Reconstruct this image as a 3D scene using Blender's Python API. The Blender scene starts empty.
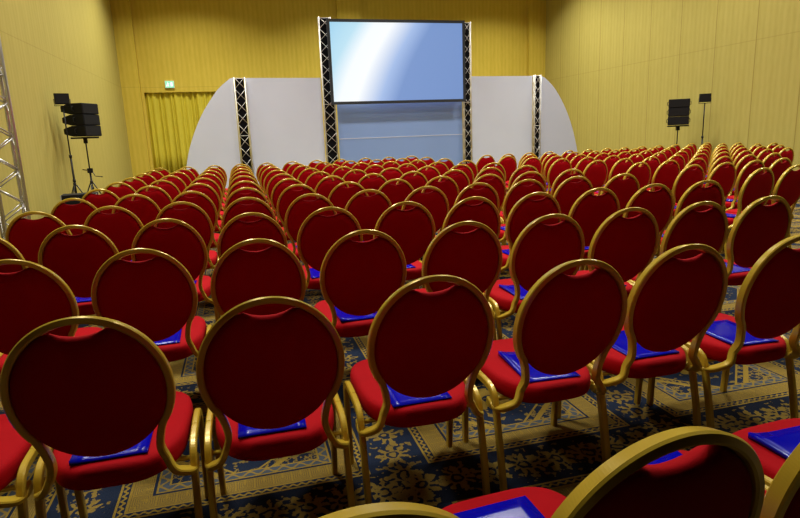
import bpy, bmesh, math, random
from mathutils import Vector, Matrix
random.seed(7)
S = bpy.context.scene
COL = S.collection
R = math.radians
PI = math.pi

# ------------------------------------------------------------------ helpers
def tag(o, label=None, cat=None, group=None, kind=None):
    if label: o['label'] = label
    if cat: o['category'] = cat
    if group: o['group'] = group
    if kind: o['kind'] = kind
    return o

def empty(name, loc=(0, 0, 0), rz=0, label=None, cat=None, group=None):
    o = bpy.data.objects.new(name, None)
    o.empty_display_size = .1
    COL.objects.link(o)
    o.location = loc
    o.rotation_euler = (0, 0, rz)
    return tag(o, label, cat, group)

class MB:
    """collects simple solids and links them as one mesh object"""
    def __init__(s):
        s.v = []; s.f = []; s.sm = []
    def add(s, vs, fs, smooth=False):
        b = len(s.v)
        s.v += [tuple(v) for v in vs]
        s.f += [tuple(b + i for i in f) for f in fs]
        s.sm += [smooth] * len(fs)
    def box(s, lo, hi, M=None):
        x0, y0, z0 = lo; x1, y1, z1 = hi
        vs = [Vector(p) for p in ((x0,y0,z0),(x1,y0,z0),(x1,y1,z0),(x0,y1,z0),(x0,y0,z1),(x1,y0,z1),(x1,y1,z1),(x0,y1,z1))]
        if M: vs = [M @ v for v in vs]
        s.add(vs, [(3,2,1,0),(4,5,6,7),(0,1,5,4),(1,2,6,5),(2,3,7,6),(3,0,4,7)])
    def prism(s, poly, axis, a, b, M=None):
        """poly: 2D points, extruded along axis from a to b"""
        def P(u, w, t):
            v = {'y': (u, t, w), 'z': (u, w, t), 'x': (t, u, w)}[axis]
            v = Vector(v)
            return M @ v if M else v
        n = len(poly)
        vs = [P(u, w, a) for u, w in poly] + [P(u, w, b) for u, w in poly]
        fs = [tuple(range(n)), tuple(range(2*n-1, n-1, -1))]
        fs += [((i+1) % n, i, n+i, n+(i+1) % n) for i in range(n)]
        s.add(vs, fs)
    def tube(s, pts, ra, rb=None, n=8, ref=(0, 1, 0), p=2.0, caps=True, closed=False):
        """swept superellipse tube; rb lies along ref, ra across it"""
        rb = rb or ra
        pts = [Vector(q) for q in pts]
        ref = Vector(ref)
        m = len(pts); vs = []
        for i, q in enumerate(pts):
            if closed: t = pts[(i+1) % m] - pts[i-1]
            else: t = pts[min(i+1, m-1)] - pts[max(i-1, 0)]
            t.normalize()
            b = ref - t * ref.dot(t)
            if b.length < 1e-4: b = Vector((1, 0, 0)) - t * t.x
            b.normalize(); a = t.cross(b)
            for k in range(n):
                an = 2*PI*(k+.5)/n
                c, si = math.cos(an), math.sin(an)
                ca = math.copysign(abs(c)**(2/p), c); sa = math.copysign(abs(si)**(2/p), si)
                vs.append(q + a*ra*ca + b*rb*sa)
        fs = []
        for i in range(m if closed else m-1):
            for k in range(n):
                a0 = i*n+k; a1 = i*n+(k+1) % n; j = (i+1) % m
                fs.append((a0, a1, j*n+(k+1) % n, j*n+k))
        s.add(vs, fs, True)
        if caps and not closed:
            b = len(s.v) - len(vs)
            s.f.append(tuple(b+k for k in range(n))[::-1]); s.sm.append(False)
            s.f.append(tuple(b+(m-1)*n+k for k in range(n))); s.sm.append(False)
    def strap(s, pts, ra, rb, ref, ch=.004):
        """swept rectangle with chamfered corners, flat shaded"""
        pts = [Vector(q) for q in pts]; ref = Vector(ref); m = len(pts); vs = []
        prof = [(ra, rb-ch), (ra-ch, rb), (-ra+ch, rb), (-ra, rb-ch), (-ra, -rb+ch), (-ra+ch, -rb), (ra-ch, -rb), (ra, -rb+ch)]
        for i, q in enumerate(pts):
            t = (pts[min(i+1, m-1)] - pts[max(i-1, 0)]).normalized()
            b = (ref - t*ref.dot(t)).normalized(); a = t.cross(b)
            vs += [q + a*u + b*w for u, w in prof]
        fs = [(i*8+k, i*8+(k+1) % 8, (i+1)*8+(k+1) % 8, (i+1)*8+k) for i in range(m-1) for k in range(8)]
        fs += [tuple(range(8)), tuple(range((m-1)*8, m*8))]
        s.add(vs, fs, False)
    def build(s, name, mat, parent=None, smooth=None):
        me = bpy.data.meshes.new(name)
        me.from_pydata(s.v, [], s.f)
        for p, q in zip(me.polygons, s.sm): p.use_smooth = q if smooth is None else smooth
        bm = bmesh.new(); bm.from_mesh(me)
        bmesh.ops.recalc_face_normals(bm, faces=bm.faces)
        bm.to_mesh(me); bm.free()
        me.materials.append(mat)
        o = bpy.data.objects.new(name, me)
        COL.objects.link(o)
        if parent: o.parent = parent
        return o

def spline(P, k=6):
    """Catmull-Rom through P"""
    P = [Vector(p) for p in P]
    Q = [P[0]*2-P[1]] + P + [P[-1]*2-P[-2]]
    out = []
    for i in range(1, len(Q)-2):
        a, b, c, d = Q[i-1:i+3]
        for j in range(k):
            t = j/k
            out.append(.5*((2*b)+(c-a)*t+(2*a-5*b+4*c-d)*t*t+(3*b-a-3*c+d)*t**3))
    out.append(P[-1])
    return out

def copy_tree(o, parent=None):
    c = o.copy(); COL.objects.link(c)
    if parent: c.parent = parent
    for ch in list(o.children): copy_tree(ch, c)
    return c

# ------------------------------------------------------------------ node maths
class N:
    """wraps a socket so that shader maths reads like arithmetic"""
    def __init__(s, nt, sock): s.nt, s.s = nt, sock
    def op(s, o, *a, clamp=False):
        n = s.nt.nodes.new('ShaderNodeMath'); n.operation = o; n.use_clamp = clamp
        for i, x in enumerate((s,)+a):
            if isinstance(x, N): s.nt.links.new(x.s, n.inputs[i])
            else: n.inputs[i].default_value = x
        return N(s.nt, n.outputs[0])
    def __add__(s, o): return s.op('ADD', o)
    def __sub__(s, o): return s.op('SUBTRACT', o)
    def __mul__(s, o): return s.op('MULTIPLY', o)
    def __truediv__(s, o): return s.op('DIVIDE', o)
    def gt(s, o): return s.op('GREATER_THAN', o)
    def lt(s, o): return s.op('LESS_THAN', o)
    def min(s, o): return s.op('MINIMUM', o)
    def max(s, o): return s.op('MAXIMUM', o)
    def abs(s): return s.op('ABSOLUTE')
    def sin(s): return s.op('SINE')
    def cos(s): return s.op('COSINE')
    def frac(s): return s.op('FRACT')
    def inv(s): return (s*-1.0)+1.0

def mixc(nt, f, a, b):
    n = nt.nodes.new('ShaderNodeMix'); n.data_type = 'RGBA'
    if isinstance(f, N): nt.links.new(f.s, n.inputs[0])
    else: n.inputs[0].default_value = f
    for i, x in ((6, a), (7, b)):
        if isinstance(x, tuple): n.inputs[i].default_value = (*x, 1)
        else: nt.links.new(x, n.inputs[i])
    return n.outputs[2]

def newmat(name):
    m = bpy.data.materials.new(name); m.use_nodes = True
    nt = m.node_tree
    return m, nt, nt.nodes['Principled BSDF']

def coords(nt, kind='Object'):
    tc = nt.nodes.new('ShaderNodeTexCoord')
    sp = nt.nodes.new('ShaderNodeSeparateXYZ')
    nt.links.new(tc.outputs[kind], sp.inputs[0])
    return tc.outputs[kind], N(nt, sp.outputs[0]), N(nt, sp.outputs[1]), N(nt, sp.outputs[2])

def noise(nt, vec, scale, detail=2, rough=.5):
    n = nt.nodes.new('ShaderNodeTexNoise')
    n.inputs['Scale'].default_value = scale; n.inputs['Detail'].default_value = detail
    n.inputs['Roughness'].default_value = rough
    nt.links.new(vec, n.inputs['Vector'])
    return N(nt, n.outputs[0])

def mat(name, col, rough=.5, metal=0, var=.12, vscale=30, bump=0, sheen=0, coat=0, spec=.5):
    m, nt, b = newmat(name)
    vec, x, y, z = coords(nt)
    n = noise(nt, vec, vscale, 3)
    dark = tuple(c*(1-var) for c in col); light = tuple(min(1, c*(1+var)) for c in col)
    nt.links.new(mixc(nt, n, dark, light), b.inputs['Base Color'])
    b.inputs['Roughness'].default_value = rough
    b.inputs['Metallic'].default_value = metal
    b.inputs['Specular IOR Level'].default_value = spec
    if sheen:
        b.inputs['Sheen Weight'].default_value = sheen
        b.inputs['Sheen Roughness'].default_value = .4
    if coat:
        b.inputs['Coat Weight'].default_value = coat; b.inputs['Coat Roughness'].default_value = .06
    if bump:
        bp = nt.nodes.new('ShaderNodeBump'); bp.inputs['Strength'].default_value = bump
        bp.inputs['Distance'].default_value = .002
        n2 = noise(nt, vec, 300, 2)
        nt.links.new(n2.s, bp.inputs['Height']); nt.links.new(bp.outputs[0], b.inputs['Normal'])
    return m

M_velvet = mat('red_velvet', (.38, .0006, .004), .85, var=.10, vscale=9, bump=.25, spec=.12)
M_gold = mat('gold_paint', (.54, .37, .030), .27, metal=.15, var=.10, vscale=12)
M_blue = mat('blue_gloss_card', (.001, .003, .36), .18, var=.08, vscale=6, spec=.22)
M_page = mat('white_paper', (.75, .76, .80), .6, var=.05)
M_alu = mat('pale_truss_metal', (.66, .64, .58), .38, metal=.35, var=.08)
M_alu2 = mat('silver_truss_metal', (.62, .62, .60), .28, metal=.75, var=.08)
M_black = mat('black_cloth', (.006, .006, .007), .9, var=.2, spec=.1)
M_blackmetal = mat('black_metal', (.008, .008, .008), .45, var=.2, spec=.3)
M_cab = mat('black_cabinet_paint', (.004, .004, .004), .7, var=.2, spec=.25)
M_grille = mat('black_grille', (.006, .006, .006), .6, var=.5, vscale=120, spec=.3)
M_frame = mat('dark_grey_screen_frame', (.030, .036, .042), .5, var=.1)
M_panel = mat('white_backdrop_laminate', (.71, .78, .93), .55, var=.04, vscale=1.2)
M_panel2 = mat('darker_backdrop_laminate', (.58, .63, .78), .55, var=.04, vscale=1.2)  # copy of the white laminate, darker and barely bluer, right arc panel only
M_panel_blue = mat('blue_grey_backdrop', (.27, .42, .78), .6, var=.05, vscale=1.2)
M_batten = mat('pale_batten', (.62, .68, .80), .6, var=.05)
M_grey = mat('grey_case_paint', (.35, .36, .36), .5)
M_foot = mat('black_rubber', (.012, .012, .012), .7)

# wallpaper: fine vertical stripes, sheet joints and one horizontal joint
def wall_mat(name, axis, joints=None, jper=1.3, jstr=.45, ca=(.385, .325, .068), cb=(.52, .445, .120)):
    m, nt, b = newmat(name)
    vec, x, y, z = coords(nt)
    t = x if axis == 'x' else y
    s1 = (t*(2*PI/.16)).sin()*.5+.5
    s2 = (t*(2*PI/.43)+1.3).sin()*.5+.5
    mp = nt.nodes.new('ShaderNodeMapping'); mp.inputs['Scale'].default_value = (9, 9, 1.6)
    nt.links.new(vec, mp.inputs[0])
    nn = noise(nt, mp.outputs[0], 1.6, 4, .65)
    f = s1*.22+s2*.10+nn*.68
    c = mixc(nt, f, ca, cb)
    jz = ((z-3.3).abs()).lt(.010)*.22
    if joints is not None:
        u = ((t-joints)/jper).frac()*jper
        jz = jz.max(u.lt(.022)*jstr)
    c = mixc(nt, jz, c, (.20, .13, .02))
    nt.links.new(c, b.inputs['Base Color'])
    b.inputs['Roughness'].default_value = .75
    b.inputs['Specular IOR Level'].default_value = .2
    bp = nt.nodes.new('ShaderNodeBump'); bp.inputs['Strength'].default_value = .1; bp.inputs['Distance'].default_value = .002
    nt.links.new(s1.s, bp.inputs['Height']); nt.links.new(bp.outputs[0], b.inputs['Normal'])
    return m
M_wall_y = wall_mat('striped_wallpaper_left', 'y', 10.9, 1.3, .12)
M_wall_r = wall_mat('striped_wallpaper_right', 'y', 10.2, 1.3, .6)
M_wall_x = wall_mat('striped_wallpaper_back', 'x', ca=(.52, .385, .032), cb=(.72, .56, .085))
M_ceiling = mat('ceiling_paint', (.45, .38, .22), .9)

def curtain_mat():
    m, nt, b = newmat('olive_gold_curtain_cloth')
    vec, x, y, z = coords(nt)
    mp = nt.nodes.new('ShaderNodeMapping'); mp.inputs['Scale'].default_value = (14, 14, .7)
    nt.links.new(vec, mp.inputs[0])
    n = noise(nt, mp.outputs[0], 2.0, 3, .6)
    nt.links.new(mixc(nt, n, (.52, .43, .018), (.70, .60, .045)), b.inputs['Base Color'])
    b.inputs['Roughness'].default_value = .7
    return m
M_curtain = curtain_mat()

def carpet_mat():
    m, nt, b = newmat('patterned_carpet')
    vec, X, Y, Z = coords(nt)
    wn = noise(nt, vec, 14, 3)-.5
    wm = noise(nt, vec, 11, 3, .6)-.5
    P = 1.24
    u = ((X-.60)/P).frac()*P
    v = ((Y-1.50)/P).frac()*P
    W, H = .99, .96
    d = u.min((u*-1.0)+W).min(v).min((v*-1.0)+H)
    inside = d.gt(0.0)
    # running coordinate along whichever edge is the nearer
    du = u.min((u*-1.0)+W).abs(); dv = v.min((v*-1.0)+H).abs()
    hor = dv.lt(du)
    s = hor*u+hor.inv()*v
    # fine zigzag line
    zig = ((s*(2*PI/.035)).sin()*.006+.024-d).abs().lt(.006)
    # greek key: square spirals drawn from stepped distances
    ks = (s/.075).frac()-.5
    kd = ((d-.055)/.075)-.5
    kr = ks.abs().max(kd.abs())
    key = ((kr*9.0).frac()).gt(.52)
    keycut = (ks.abs().lt(.06)*kd.gt(0.0)).inv()
    key = key*keycut
    # curl band
    cb = (((s*(2*PI/.07)).sin()*.014)+.168-d).abs().lt(.007)
    # inner field
    cx = (u-W/2).abs(); cy = (v-H/2).abs()
    dia = cx+cy
    line1 = (dia-.40).abs().lt(.018)
    line2 = (dia-.335).abs().lt(.007)
    nz = noise(nt, vec, 17, 4, .62)
    scroll = ((nz-.5).abs()).lt(.035)
    rad = (cx*cx+cy*cy).op('SQRT')
    th = (v-H/2).op('ARCTAN2', u-W/2)
    pet = rad.lt(((th*8.0).cos()*.03)+.13+wn*.10)
    petd = ((rad*55.0).sin()).gt(.75)
    leafn = noise(nt, vec, 24, 2)
    # gap: blossoms in a row with feathered petals
    def blossoms(px, py, step, r0):
        a = (((px+wm*.10)/step).frac()-.5)*step
        bb = py+wn*.04
        r = (a*a+bb*bb).op('SQRT')
        t = bb.op('ARCTAN2', a)
        edge = ((t*9.0).cos()*.016)+r0+wn*.05+(noise(nt, vec, 60, 2)-.5)*.05
        return r.lt(edge+wm*.09)*((r-.022).abs().gt(.007))*(((t*9.0).cos()*.7+(r*90.0).sin()).gt(-1.0))
    gx = u-(W+P)/2; gy = v-(H+P)/2
    bl = blossoms(X, gy, .15, .072).max(blossoms(Y, gx, .17, .064))
    leaf = (leafn.gt(.60))*(gx.abs().lt(.10).max(gy.abs().lt(.12)))
    gapg = bl.max(leaf*.8)*.8
    def band(a, bnd): return d.gt(a)*d.lt(bnd)
    gold = band(0.0, .010)
    gold = gold.max(band(.010, .040)*zig)
    gold = gold.max(band(.040, .050))
    gold = gold.max(band(.050, .130)*(key*.42).inv())
    gold = gold.max(band(.142, .150)).max(band(.150, .188)*cb*.85).max(band(.188, .196))
    field = d.gt(.196)*(line1.max(line2).max(scroll*.8*dia.gt(.34)).max(pet*petd.inv()).max(leafn.gt(.62)*.7*dia.lt(.33)))
    gold = gold.max(field)
    g = inside*gold+inside.inv()*gapg
    pile = noise(nt, vec, 190, 2)
    cg = mixc(nt, pile, (.19, .115, .012), (.37, .255, .045))
    blueband = inside*band(.150, .188)
    cn = mixc(nt, pile, (.006, .010, .022), (.018, .030, .060))
    cn = mixc(nt, inside.inv()*gy.abs().lt(.14)*.55, cn, (.006, .007, .012))
    cn = mixc(nt, blueband*.6, cn, (.10, .12, .13))
    nt.links.new(mixc(nt, g, cn, cg), b.inputs['Base Color'])
    b.inputs['Roughness'].default_value = .95
    b.inputs['Specular IOR Level'].default_value = .1
    bp = nt.nodes.new('ShaderNodeBump'); bp.inputs['Strength'].default_value = .5; bp.inputs['Distance'].default_value = .004
    nt.links.new(pile.s, bp.inputs['Height']); nt.links.new(bp.outputs[0], b.inputs['Normal'])
    return m
M_carpet = carpet_mat()

def screen_mat():
    m, nt, b = newmat('lit_projection')
    vec, x, y, z = coords(nt, 'Generated')
    t = x-z*.30+((z*3.0).sin())*.03
    r = nt.nodes.new('ShaderNodeValToRGB')
    nt.links.new(((t+.3)/1.3).s, r.inputs[0])
    e = r.color_ramp.elements
    stops = [(0, (.36, .66, .86)), (.16, (.50, .76, .90)), (.26, (.92, .97, 1)), (.36, (.95, .98, 1)), (.50, (.36, .50, .80)), (.60, (.18, .30, .60)), (1, (.165, .28, .57))]
    e[0].position, e[0].color = stops[0][0], (*stops[0][1], 1)
    e[1].position, e[1].color = stops[-1][0], (*stops[-1][1], 1)
    for p, c in stops[1:-1]:
        k = e.new(p); k.color = (*c, 1)
    b.inputs['Base Color'].default_value = (.02, .02, .02, 1)
    b.inputs['Roughness'].default_value = .6
    nt.links.new(r.outputs[0], b.inputs['Emission Color'])
    b.inputs['Emission Strength'].default_value = 1.0
    return m
M_screen = screen_mat()

def emis(name, c, s):
    m, nt, b = newmat(name)
    b.inputs['Base Color'].default_value = (*c, 1)
    b.inputs['Emission Color'].default_value = (*c, 1); b.inputs['Emission Strength'].default_value = s
    return m
M_exit = emis('lit_mint_sign_face', (.22, .58, .38), .8)
M_exit2 = emis('lit_white_pictogram', (.75, 1, .85), .8)

# ------------------------------------------------------------------ the room
XL, XR, YB, ZC, YF = -3.65, 12.35, 22.0, 7.6, -1.2
def struct(name, mb, m):
    o = mb.build(name, m); o['kind'] = 'structure'; return o
mb = MB(); mb.box((XL-.2, YF, -.1), (XR+.2, YB+1.2, 0)); struct('floor', mb, M_carpet)
mb = MB(); mb.box((XL-.2, YF, ZC), (XR+.2, YB+1.2, ZC+.1)); struct('ceiling', mb, M_ceiling)
mb = MB(); mb.box((XL-.2, 1.5, 0), (XL, YB+1.2, ZC)); struct('wall_left', mb, M_wall_y)
mb = MB(); mb.box((XR, 1.5, 0), (XR+.2, YB+1.2, ZC)); struct('wall_right', mb, M_wall_r)
mb = MB()
OX0, OX1, OZ = -2.98, 2.1, 3.13
mb.box((XL, YB, 0), (OX0, YB+.25, ZC))
mb.box((OX0, YB, OZ), (OX1, YB+.25, ZC))
mb.box((OX1, YB, 0), (XR, YB+.25, ZC))
mb.box((XL, YB+.9, 0), (XR, YB+1.1, OZ+.3))
struct('wall_back', mb, M_wall_x)
mb = MB(); mb.box((XL, YB-.22, 0), (-3.06, YB, ZC)); struct('trim_1', mb, M_wall_x)
mb = MB(); mb.box((11.62, YB-.22, 0), (XR, YB, ZC)); struct('trim_2', mb, M_wall_x)
mb = MB(); mb.box((3.92, YB-.16, 0), (4.80, YB, ZC)); struct('trim_3', mb, M_wall_x)

# curtain hanging in the opening
mb = MB(); n = 420; vs = []
rnd = [random.uniform(.6, 1.3) for _ in range(80)]
for k, z in enumerate((.02, 1.0, 2.2, 3.0, 3.32)):
    for i in range(n):
        x = OX0-.05+(OX1-OX0+.1)*i/(n-1)
        ph = x*2*PI/.19+.9*math.sin(x*3.1)+.25*math.sin(z*1.4+x)
        a = .066*rnd[int((x+4)*5) % 80]*(1.0-.10*k)
        vs.append((x+.02*math.sin(ph*.5), YB+.13+a*math.sin(ph)+.025*math.sin(x*7.3), z))
fs = [(r*n+i, r*n+i+1, (r+1)*n+i+1, (r+1)*n+i) for r in range(4) for i in range(n-1)]
mb.add(vs, fs, True)
o = mb.build('curtain', M_curtain)
sm = o.modifiers.new('thick', 'SOLIDIFY'); sm.thickness = .006
tag(o, 'olive gold pleated curtain filling the opening under the exit sign', 'curtain')

# exit sign
ex = empty('exit_sign', (-2.11, YB, 3.27), 0, 'small mint green lit emergency exit sign above the curtain', 'sign')
mb = MB(); mb.box((-.15, -.07, 0), (.15, 0, .24)); mb.build('sign_box', M_page, ex)
mb = MB(); mb.box((-.14, -.076, .01), (.14, -.068, .23)); mb.build('sign_face', M_exit, ex)
mb = MB()
mb.box((.03, -.080, .05), (.10, -.074, .19))
for a, c in (((-.07, .17), (-.05, .20)), ((-.08, .11), (-.04, .165)), ((-.11, .05), (-.07, .11)), ((-.05, .05), (-.02, .11)), ((-.04, .13), (.0, .15))):
    mb.box((a[0], -.080, a[1]), (c[0], -.074, c[1]))
mb.build('pictogram', M_exit2, ex)

# ------------------------------------------------------------------ stage backdrop
YS = 16.0
def truss(name, cx, cy, w, dp, z1, rz, m, label, group, infill=True, bay=.30, cr=.013, lr=.007, cat='truss'):
    t = empty(name, (cx, cy, 0), rz, label, cat, group)
    for sx in (-1, 1):
        for sy in (-1, 1):
            mb = MB(); mb.tube([(sx*w/2, sy*dp/2, 0), (sx*w/2, sy*dp/2, z1)], cr, n=10)
            mb.build('chord', m, t)
    mb = MB()
    nb = max(2, round(z1/bay)); h = z1/nb
    for f in range(4):
        for i in range(nb):
            a, c = (-1, 1) if i % 2 == 0 else (1, -1)
            z0_, z1_ = i*h, (i+1)*h
            P = {0: lambda q, z: (q*w/2, -dp/2, z), 1: lambda q, z: (q*w/2, dp/2, z), 2: lambda q, z: (-w/2, q*dp/2, z), 3: lambda q, z: (w/2, q*dp/2, z)}[f]
            mb.tube([P(a, z0_), P(c, z1_)], lr, n=6, ref=(.3, .9, .1))
            if infill and f < 2: mb.tube([P(c, z0_), P(a, z1_)], lr*.8, n=6, ref=(.3, .9, .1))
    for z in (.03, z1/2, z1-.03):
        for f in range(2):
            y = (-1, 1)[f]*dp/2
            mb.tube([(-w/2, y, z), (w/2, y, z)], lr*1.2, n=6, ref=(0, 0, 1))
            x = (-1, 1)[f]*w/2
            mb.tube([(x, -dp/2, z), (x, dp/2, z)], lr*1.2, n=6, ref=(0, 0, 1))
    mb.build('lattice', m, t)
    mb = MB(); mb.box((-w/2-.018, -dp/2-.018, 0), (w/2+.018, dp/2+.018, .012)); mb.build('base_plate', m, t)
    if infill:
        mb = MB(); mb.box((-w/2+.024, -.012, .02), (w/2-.024, .012, z1-.02)); o = mb.build('cloth_infill', M_black, t)
    return t
G = 'ladder trusses of the stage backdrop'
truss('stage_truss', .17, YS-.10, .27, .10, 3.0, 0, M_alu, 'pale lattice truss between left arc panel and left flat panel', G)
truss('stage_truss', 2.51, YS-.10, .31, .10, 4.52, 0, M_alu, 'tall pale lattice truss at the left edge of the projection screen', G)
truss('stage_truss', 6.57, YS-.10, .22, .10, 4.44, 0, M_alu, 'tall pale lattice truss at the right edge of the projection screen', G)
truss('stage_truss', 8.83, YS-.10, .20, .10, 2.97, 0, M_alu, 'pale lattice truss between right flat panel and right arc panel', G)

def panel(name, poly, y0, y1, m, label, group=None, edge=None):
    mb = MB(); mb.prism(poly, 'y', y0, y1)
    t = empty(name, (0, 0, 0), 0, label, 'backdrop panel', group)
    cx = sum(p[0] for p in poly)/len(poly)
    t.location = (cx, (y0+y1)/2, 0)
    o = mb.build('panel_face', m, t); o.location = (-cx, -(y0+y1)/2, 0)
    return t, o
G = 'white panels of the stage backdrop'
panel('backdrop_panel', [(.33, 0), (2.32, 0), (2.32, 2.97), (.33, 2.99)], YS-.03, YS+.03, M_panel, 'white rectangular backdrop panel left of the screen', G)
panel('backdrop_panel', [(6.75, 0), (8.71, 0), (8.71, 2.95), (6.75, 2.96)], YS-.03, YS+.03, M_panel, 'white rectangular backdrop panel right of the screen', G)
arcL = [(.01, 0), (.01, 3.0)]
ctrl = [(-.06, 2.985), (-.30, 2.80), (-.50, 2.59), (-.86, 2.08), (-1.15, 1.50), (-1.33, .98), (-1.42, .5), (-1.44, 0)]
pts = [(p.x, p.y) for p in spline([(a, b, 0) for a, b in ctrl], 5)]
panel('backdrop_panel', arcL[::-1][:1]+pts+[(.01, 0)], YS-.03, YS+.03, M_panel, 'white quarter round backdrop panel at the far left, before the curtain', G)
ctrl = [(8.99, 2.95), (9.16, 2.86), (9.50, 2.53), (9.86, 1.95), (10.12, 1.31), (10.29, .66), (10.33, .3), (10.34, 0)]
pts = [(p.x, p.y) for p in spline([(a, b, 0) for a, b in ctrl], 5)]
panel('backdrop_panel', [(8.97, 2.96)]+pts+[(8.97, 0)], YS-.03, YS+.03, M_panel2, 'slightly darker quarter round backdrop panel at the far right, before the plain wall', G)
t, o = panel('backdrop_panel', [(2.74, 0), (6.45, 0), (6.45, 2.9), (2.74, 2.9)], YS+.0, YS+.05, M_panel_blue, 'blue grey backdrop panel under the projection screen', None)
mb = MB(); mb.box((2.74-4.595, -.029, 1.305), (6.45-4.595, -.025, 1.325)); mb.build('batten', M_batten, t)

sc = empty('projection_screen', (4.48, YS-.32, 2.235), 0, 'lit blue and white projection screen in a dark frame between the trusses', 'screen')
hw, h0, h1, fw_ = 1.95, 0, 2.20, .075
mb = MB()
mb.box((-hw, -.03, h0), (hw, .03, h0+fw_)); mb.box((-hw, -.03, h1-fw_), (hw, .03, h1))
mb.box((-hw, -.03, h0+fw_), (-hw+fw_, .03, h1-fw_)); mb.box((hw-fw_, -.03, h0+fw_), (hw, .03, h1-fw_))
mb.build('screen_frame', M_frame, sc)
mb = MB(); mb.box((-hw+fw_, -.008, h0+fw_), (hw-fw_, .008, h1-fw_)); mb.build('screen_surface', M_screen, sc)
for bx in (-1.85, 1.97):
    for bz in (.3, 1.9):
        mb = MB(); mb.box((min(bx, 1.86)-.03, .03, bz), (bx+.03, .155, bz+.08)); mb.build('bracket', M_frame, sc)

# foreground truss by the left wall
truss('lighting_truss', -3.02, 8.25, .29, .29, 4.6, R(27), M_alu2, 'silver lattice truss tower at the left edge of the room', None, infill=False, bay=.22, cr=.022, lr=.011)

# ------------------------------------------------------------------ stands, lamps, speakers
def tripod(x, y, h, label, rz=0, crank=False):
    t = empty('tripod_stand', (x, y, 0), rz, label, 'stand', 'tripod stands by the side walls')
    mb = MB()
    mb.tube([(0, 0, .14), (0, 0, h*.55)], .020, n=10, ref=(1, 0, 0))
    mb.tube([(0, 0, h*.55), (0, 0, h)], .014, n=10, ref=(1, 0, 0))
    mb.build('pole', M_blackmetal, t)
    for z in (h*.55, h*.32, .62):
        mb = MB(); mb.tube([(0, 0, z-.03), (0, 0, z+.03)], .030, n=10, ref=(1, 0, 0)); mb.build('collar', M_blackmetal, t)
    for k in range(3):
        a = 2*PI*k/3+.4
        c, s_ = math.cos(a), math.sin(a)
        mb = MB(); mb.tube([(.03*c, .03*s_, .60), (.34*c, .34*s_, .012)], .012, n=8, ref=(0, 0, 1))
        mb.tube([(.02*c, .02*s_, .22), (.22*c, .22*s_, .24)], .008, n=8, ref=(0, 0, 1))
        mb.build('leg', M_blackmetal, t)
    if crank:
        mb = MB(); zc = h*.56
        mb.box((-.05, -.045, zc-.05), (.06, .045, zc+.05))
        mb.tube([(-.14, 0, zc+.03), (.02, 0, zc)], .010, n=8)
        mb.tube([(.05, -.05, zc-.02), (.09, -.06, zc-.12), (.22, -.06, zc-.14)], .009, n=8)
        mb.tube([(.22, -.06, zc-.14), (.22, -.13, zc-.14)], .013, n=8, ref=(0, 0, 1))
        mb.build('crank', M_blackmetal, t)
        mb = MB(); mb.box((-.27, -.05, h), (.27, .05, h+.035)); mb.box((-.04, -.04, h-.10), (.04, .04, h)); mb.build('mounting_bar', M_blackmetal, t)
    return t
def stage_light(x, y, z, rz, label):
    t = empty('stage_light', (x, y, z), rz, label, 'lamp', 'small black lamps on tripod stands')
    mb = MB(); mb.box((-.13, -.05, .06), (.13, .07, .27)); mb.build('housing', M_cab, t)
    mb = MB(); mb.box((-.118, -.056, .075), (.118, -.046, .255)); mb.build('lamp_front', M_grille, t)
    mb = MB(); mb.tube([(-.145, 0, .16), (-.145, 0, .03), (.145, 0, .03), (.145, 0, .16)], .008, n=6); mb.tube([(0, 0, 0), (0, 0, .03)], .018, n=8, ref=(1, 0, 0))
    mb.build('yoke', M_blackmetal, t)
def line_array(x, y, z, rz, label):
    t = empty('line_array_speaker', (x, y, z), rz, label, 'loudspeaker', 'stacked loudspeakers on crank stands')
    for k in range(3):
        z0 = .005+k*.228
        prof = [(-.22, z0), (.08, z0), (.28, z0+.055), (.28, z0+.167), (.08, z0+.222), (-.22, z0+.222)]
        mb = MB(); mb.prism(prof, 'x', -.26, .26)
        c = mb.build('cabinet', M_cab, t)
        bv = c.modifiers.new('b', 'BEVEL'); bv.width = .012; bv.segments = 2
        mb = MB(); mb.box((-.245, -.228, z0+.015), (.245, -.219, z0+.207)); mb.build('grille', M_grille, c)
        for sx in (-1, 1):
            mb = MB(); mb.tube([(sx*.258, -.02, z0+.06), (sx*.286, .0, z0+.075), (sx*.286, .0, z0+.15), (sx*.258, -.02, z0+.165)], .009, n=6)
            mb.build('handle', M_blackmetal, c)
tripod(-3.36, 12.90, 2.16, 'thin black tripod stand holding the small lamp by the left wall')
stage_light(-3.36, 12.90, 2.165, R(20), 'small black lamp on the thin stand by the left wall')
tripod(-3.16, 13.45, 1.54, 'black crank stand under the triple loudspeaker by the left wall', R(10), True)
line_array(-3.16, 13.45, 1.58, R(66), 'black triple loudspeaker on the crank stand by the left wall')
tripod(11.82, 12.45, 1.84, 'thin black tripod stand holding the small lamp by the right wall')
stage_light(11.82, 12.45, 1.845, R(-30), 'small black lamp on the thin stand by the right wall')
tripod(11.58, 13.10, 1.30, 'black crank stand under the triple loudspeaker by the right wall', R(-20), True)
line_array(11.58, 13.10, 1.34, R(-40), 'black triple loudspeaker on the crank stand by the right wall')

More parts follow.
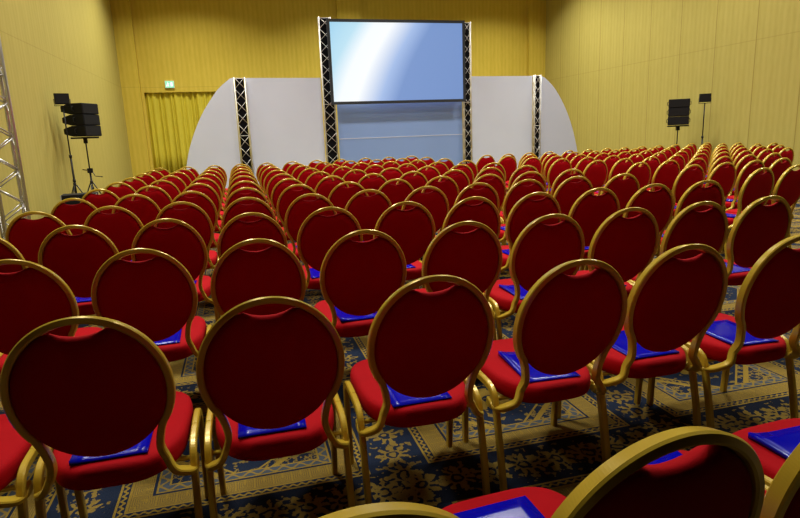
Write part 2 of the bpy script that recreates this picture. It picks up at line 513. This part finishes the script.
def case(x, y, w, d, h, rz, label, m=None, name='equipment_case'):
    t = empty(name, (x, y, 0), rz, label, 'case')
    mb = MB(); mb.box((-w/2, -d/2, .03), (w/2, d/2, h*.62)); o = mb.build('case_body', m or M_cab, t)
    mb = MB(); mb.box((-w/2, -d/2, h*.64), (w/2, d/2, h)); mb.build('lid', m or M_cab, t)
    mb = MB()
    for sx in (-1, 1):
        for sy in (-1, 1):
            mb.box((sx*w/2-.012 if sx > 0 else sx*w/2-.004, sy*d/2-.012 if sy > 0 else sy*d/2-.004, 0), (sx*w/2+.004 if sx > 0 else sx*w/2+.012, sy*d/2+.004 if sy > 0 else sy*d/2+.012, h+.003))
    mb.build('corner_strips', M_grey, t)
case(-3.02, 11.75, .60, .45, .50, R(8), 'black equipment case on the floor below the left tripods')
case(-2.75, 18.2, .40, .35, .33, 0, 'small black case on the floor before the curtain')
case(11.2, 12.3, .36, .30, .66, 0, 'grey case on the floor under the right loudspeaker stand', M_grey)

# ------------------------------------------------------------------ the chair
LEAN = math.tan(R(13.5))
ZB = .46
YR = -.236                       # ring plane at z = ZB
def lean(x, z, dy=0): return Vector((x, YR-(z-ZB)*LEAN+dy, z))
CZ, RX, RZ_ = .683, .209, .2325   # centre line of the loop
def make_chair():
    t = empty('banquet_chair')
    # loop of the back with its two tails that wrap the seat
    half = []
    for i in range(0, 15):
        a = R(9.0*i)
        half.append(lean(RX*math.sin(a), CZ+RZ_*math.cos(a)))
    tail = [lean(.156, .500), lean(.152, .458), lean(.161, .416, .006), Vector((.180, -.226, .374)), Vector((.206, -.192, .342)),
            Vector((.222, -.156, .324)), Vector((.2275, -.116, .318)), Vector((.2275, -.076, .324))]
    R_ = half+tail
    L_ = [Vector((-p.x, p.y, p.z)) for p in R_[1:]][::-1]
    path = spline(L_+R_, 6)
    mb = MB(); mb.strap(path, .0105, .0175, (0, 1, -.24))
    mb.build('back_frame', M_gold, t)
    # backrest pad with the hand hole left open above it
    out = []
    K = 52
    for i in range(K):
        a = 2*PI*i/K
        x, z = .200*math.sin(a), CZ+.2210*math.cos(a)
        if z > CZ and abs(x) < .090:
            zc = .866+.030*(abs(x)/.090)**2.2
            z = min(z, zc)
        out.append((x, z))
    layers = [(.10, -.030), (.45, -.0295), (.75, -.026), (.92, -.020), (.985, -.012), (1.0, -.002), (.99, .010), (.93, .022), (.75, .030), (.45, .034), (.10, .035)]
    vs = []; cz = .69
    for s_, dy in layers:
        for x, z in out: vs.append(lean(x*s_, cz+(z-cz)*s_, dy))
    fs = [(r*K+i, r*K+(i+1) % K, (r+1)*K+(i+1) % K, (r+1)*K+i) for r in range(len(layers)-1) for i in range(K)]
    fs += [tuple(range(K)), tuple(range((len(layers)-1)*K, len(layers)*K))]
    mb = MB(); mb.add(vs, fs, True); mb.build('backrest', M_velvet, t)
    # seat cushion
    K = 56; so = []
    for i in range(K):
        a = 2*PI*i/K
        c, s_ = math.cos(a), math.sin(a)
        x = math.copysign(abs(c)**.48, c); y = math.copysign(abs(s_)**.56, s_)
        w = .209+.008*y-(.045*max(0, -y)**3)
        so.append((x*w, .030+y*.276))
    lay = [(k, z-.022) for k, z in [(.50, .368), (.93, .370), (.985, .380), (1.0, .398), (1.0, .418), (.985, .434), (.95, .443), (.88, .447), (.5, .448), (.1, .448)]]
    vs = [(x*k, .04+(y-.04)*k+.001, z) for k, z in lay for x, y in so]
    fs = [(r*K+i, r*K+(i+1) % K, (r+1)*K+(i+1) % K, (r+1)*K+i) for r in range(len(lay)-1) for i in range(K)]
    fs += [tuple(range(K)), tuple(range((len(lay)-1)*K, len(lay)*K))]
    mb = MB(); mb.add(vs, fs, True); mb.build('seat', M_velvet, t)
    # seat rails below the cushion
    mb = MB()
    pass
    for y in (-.10, .15):
        mb = MB(); mb.tube([(-.226, y, .335), (.226, y, .335)], .009, n=6, ref=(0, 0, 1)); mb.build('seat_rail', M_gold, t)
    # legs: each side a flattened hoop made of a rear and a front leg
    for sx in (-1, 1):
        x = sx*.2285
        rear = spline([(x*.995, -.215, .0), (x, -.185, .16), (x, -.152, .30), (x, -.140, .350), (x, -.122, .375), (x, -.088, .390), (x, -.03, .394), (x, .0, .394)], 4)
        mb = MB(); mb.strap(rear, .0145, .0110, (1, 0, 0))
        mb.build('leg', M_gold, t)
        front = spline([(x, .0, .394), (x, .05, .394), (x, .120, .390), (x, .155, .370), (x, .172, .34), (x*.995, .180, .26), (x*.975, .195, .0)], 4)
        mb = MB(); mb.strap(front, .0155, .0110, (1, 0, 0))
        mb.build('leg', M_gold, t)
    return t

def folder_mesh(k):
    rr = random.Random(k)
    nx, ny = 7, 9; w, l = .22, .30
    lift = rr.uniform(.006, .016); cxn = rr.choice((-1, 1))
    vs = []
    for s_ in (0, 1):
        for j in range(ny):
            for i in range(nx):
                u, v = i/(nx-1), j/(ny-1)
                z = .0 if s_ == 0 else .005+lift*max(0, (cxn*(u-.5)*2))**2.5*(1-v)+.002*math.sin(v*5+k)
                vs.append(((u-.5)*w, (v-.5)*l, z))
    fs = []
    m = nx*ny
    for j in range(ny-1):
        for i in range(nx-1):
            a = j*nx+i
            fs.append((a, a+nx, a+nx+1, a+1)); fs.append((m+a, m+a+1, m+a+nx+1, m+a+nx))
    for i in range(nx-1):
        fs.append((i, i+1, m+i+1, m+i)); a = (ny-1)*nx+i; fs.append((a+1, a, m+a, m+a+1))
    for j in range(ny-1):
        a = j*nx; fs.append((a+nx, a, m+a, m+a+nx)); a += nx-1; fs.append((a, a+nx, m+a+nx, m+a))
    return vs, fs
FOLD = []
for k in range(4):
    vs, fs = folder_mesh(k)
    mb = MB(); mb.add(vs, fs, True)
    o = mb.build('folder', M_blue, None); FOLD.append(o)
used = set()
def folder(kind):
    if kind not in used:
        used.add(kind); return FOLD[kind]
    o = FOLD[kind].copy(); COL.objects.link(o); return o

chair0 = make_chair()
first = [True]
ORD = ['nearest', 'second', 'third', 'fourth', 'fifth', 'sixth', 'seventh', 'eighth', 'ninth', 'tenth', 'eleventh', 'farthest']
SEAT = ['aisle seat', 'second seat', 'third seat', 'fourth seat', 'fifth seat', 'sixth seat', 'seventh seat', 'eighth seat', 'ninth seat', 'tenth seat', 'eleventh seat', 'twelfth seat']
NOFOLD = set()
def place(tx, ty, rz, label, group, seat_label, fgroup, fold=True, fwd=0):
    """tx, ty: where the top of the back stands"""
    if first[0]:
        c = chair0; first[0] = False
    else:
        c = copy_tree(chair0)
    off = YR-(CZ+RZ_-ZB)*LEAN        # local y of the loop's top
    c.rotation_euler = (0, 0, rz)
    c.location = (tx+off*math.sin(rz), ty-off*math.cos(rz), 0)
    tag(c, label, 'chair', group)
    if fold:
        f = folder(random.randrange(4))
        dx, dy = random.uniform(-.026, .0), random.uniform(-.060, -.045)+fwd
        f.location = (c.location.x+dx*math.cos(rz)-dy*math.sin(rz), c.location.y+dx*math.sin(rz)+dy*math.cos(rz), .427)
        f.rotation_euler = (0, 0, rz+random.uniform(-.07, .07)+(PI if random.random() < .5 else 0))
        tag(f, seat_label, 'folder', fgroup)

FIXX = {(-2, 1): -.022, (-1, 1): -.020, (0, 1): -.018, (1, 1): .008, (2, 1): .04, (3, 1): .04, (4, 1): .04, (1, 2): .01, (2, 2): .04, (3, 2): .04, (4, 2): .03, (5, 2): .02, (6, 2): .01, (2, 3): .02, (3, 3): .02, (4, 3): .015, (5, 3): .025, (6, 3): .02, (7, 3): .01}
FIXY = {1: [-.05, -.03, .02, .03, .07, .05], }
DV = 1.0394
GL, GR = 'banquet chairs in the block left of the aisle', 'banquet chairs in the block right of the aisle'
HIDE = set()
for r in range(0, 12):
    for c in range(-3, 8):
        if r == 0 and not (0 <= c <= 3): continue
        if r == 1 and not (-2 <= c <= 4): continue
        if r == 2 and not (-2 <= c <= 6): continue
        if r == 3 and not (-3 <= c <= 7): continue
        x = c*.5+FIXX.get((c, r), 0); y = r*DV+.0112*c
        if r == 0: y = .005+(c-1)*.033; x += .025-.010*(c-1)
        if r == 1: y += {-2: .0, -1: -.005, 0: -.018, 1: .02, 2: .02, 3: .07}.get(c, .03)
        if c >= 5 and r >= 5: y -= .10
        if r >= 2: x -= .018 if r < 5 else .012
        if r > 3: x += random.uniform(-.003, .003); y += random.uniform(-.03, .03)
        rz = R(random.uniform(-.6, .6))
        if r == 0: rz += R(3)
        k = 7-c
        pos = f'{ORD[r]} row, {SEAT[k]} left of the aisle'
        place(x, y, rz, f'gold and red round-backed chair in the {pos}', GL,
              f'blue glossy folder on the chair in the {pos}', 'blue folders on the chairs left of the aisle', True, .14 if r == 0 else 0)
# right block: rows turned a little towards the stage
RA = .14
counts = {0: (0, 2), 1: (0, 4), 2: (0, 6), 3: (0, 9), 4: (0, 11), 5: (0, 13), 6: (0, 13), 7: (0, 13), 8: (0, 13)}
for r in range(0, 8):
    a, b_ = counts[r]
    for c in range(a, b_):
        x = 4.81+c*.494*math.cos(RA)-.034*r
        y = 3.895+.862*r+c*.494*math.sin(RA)+.02
        if x > 11.4: continue
        x += random.uniform(-.002, .002); y += random.uniform(-.006, .006)
        rz = RA+R(random.uniform(-.4, .4))
        pos = f'{ORD[r]} row, {SEAT[c]} right of the aisle' if c < 12 else f'{ORD[r]} row, outermost seat right of the aisle'
        place(x, y, rz, f'gold and red round-backed chair in the {pos}', GR,
              f'blue glossy folder on the chair in the {pos}', 'blue folders on the chairs right of the aisle', True)

# ------------------------------------------------------------------ light
def area(x, y, z, sx, sy, p, col=(1, .97, .92), rot=(0, 0, 0), spread=180):
    l = bpy.data.lights.new('ceiling_panel', 'AREA'); l.shape = 'RECTANGLE'; l.size = sx; l.size_y = sy
    l.energy = p; l.color = col; l.spread = R(spread)
    o = bpy.data.objects.new('ceiling_panel_light', l); COL.objects.link(o)
    o.location = (x, y, z); o.rotation_euler = rot
    return o
for y, p in ((1.8, 45), (4.6, 165), (8.5, 145), (12.0, 165), (15.5, 165), (18.6, 235)):
    for x in (-1.2, 4.3, 9.8):
        area(x, y, ZC-.08, 1.3, .7, p, spread=125)
W = bpy.data.worlds.new('World'); S.world = W; W.use_nodes = True
W.node_tree.nodes['Background'].inputs[0].default_value = (.10, .08, .05, 1)
W.node_tree.nodes['Background'].inputs[1].default_value = 0

# ------------------------------------------------------------------ camera
cam = bpy.data.cameras.new('camera'); co = bpy.data.objects.new('camera', cam); COL.objects.link(co)
cam.sensor_width = 36; cam.lens = 585*36/800; cam.clip_start = .02; cam.clip_end = 100
yaw, pitch, roll = .26071, .20891, -.038486
cy, sy, cp, sp = math.cos(yaw), math.sin(yaw), math.cos(pitch), math.sin(pitch)
fw = Vector((sy*cp, cy*cp, -sp)); rt = Vector((cy, -sy, 0)); up = rt.cross(fw)
r2 = rt*math.cos(roll)+up*math.sin(roll); u2 = -rt*math.sin(roll)+up*math.cos(roll)
Mx = Matrix((( r2.x, u2.x, -fw.x), (r2.y, u2.y, -fw.y), (r2.z, u2.z, -fw.z))).to_4x4()
Mx.translation = Vector((-.063, -.647, 1.3657))
co.matrix_world = Mx
S.camera = co
S.view_settings.view_transform = 'Standard'; S.view_settings.look = 'None'
S.view_settings.gamma = 1; S.view_settings.use_curve_mapping = False
S.view_settings.exposure = 0
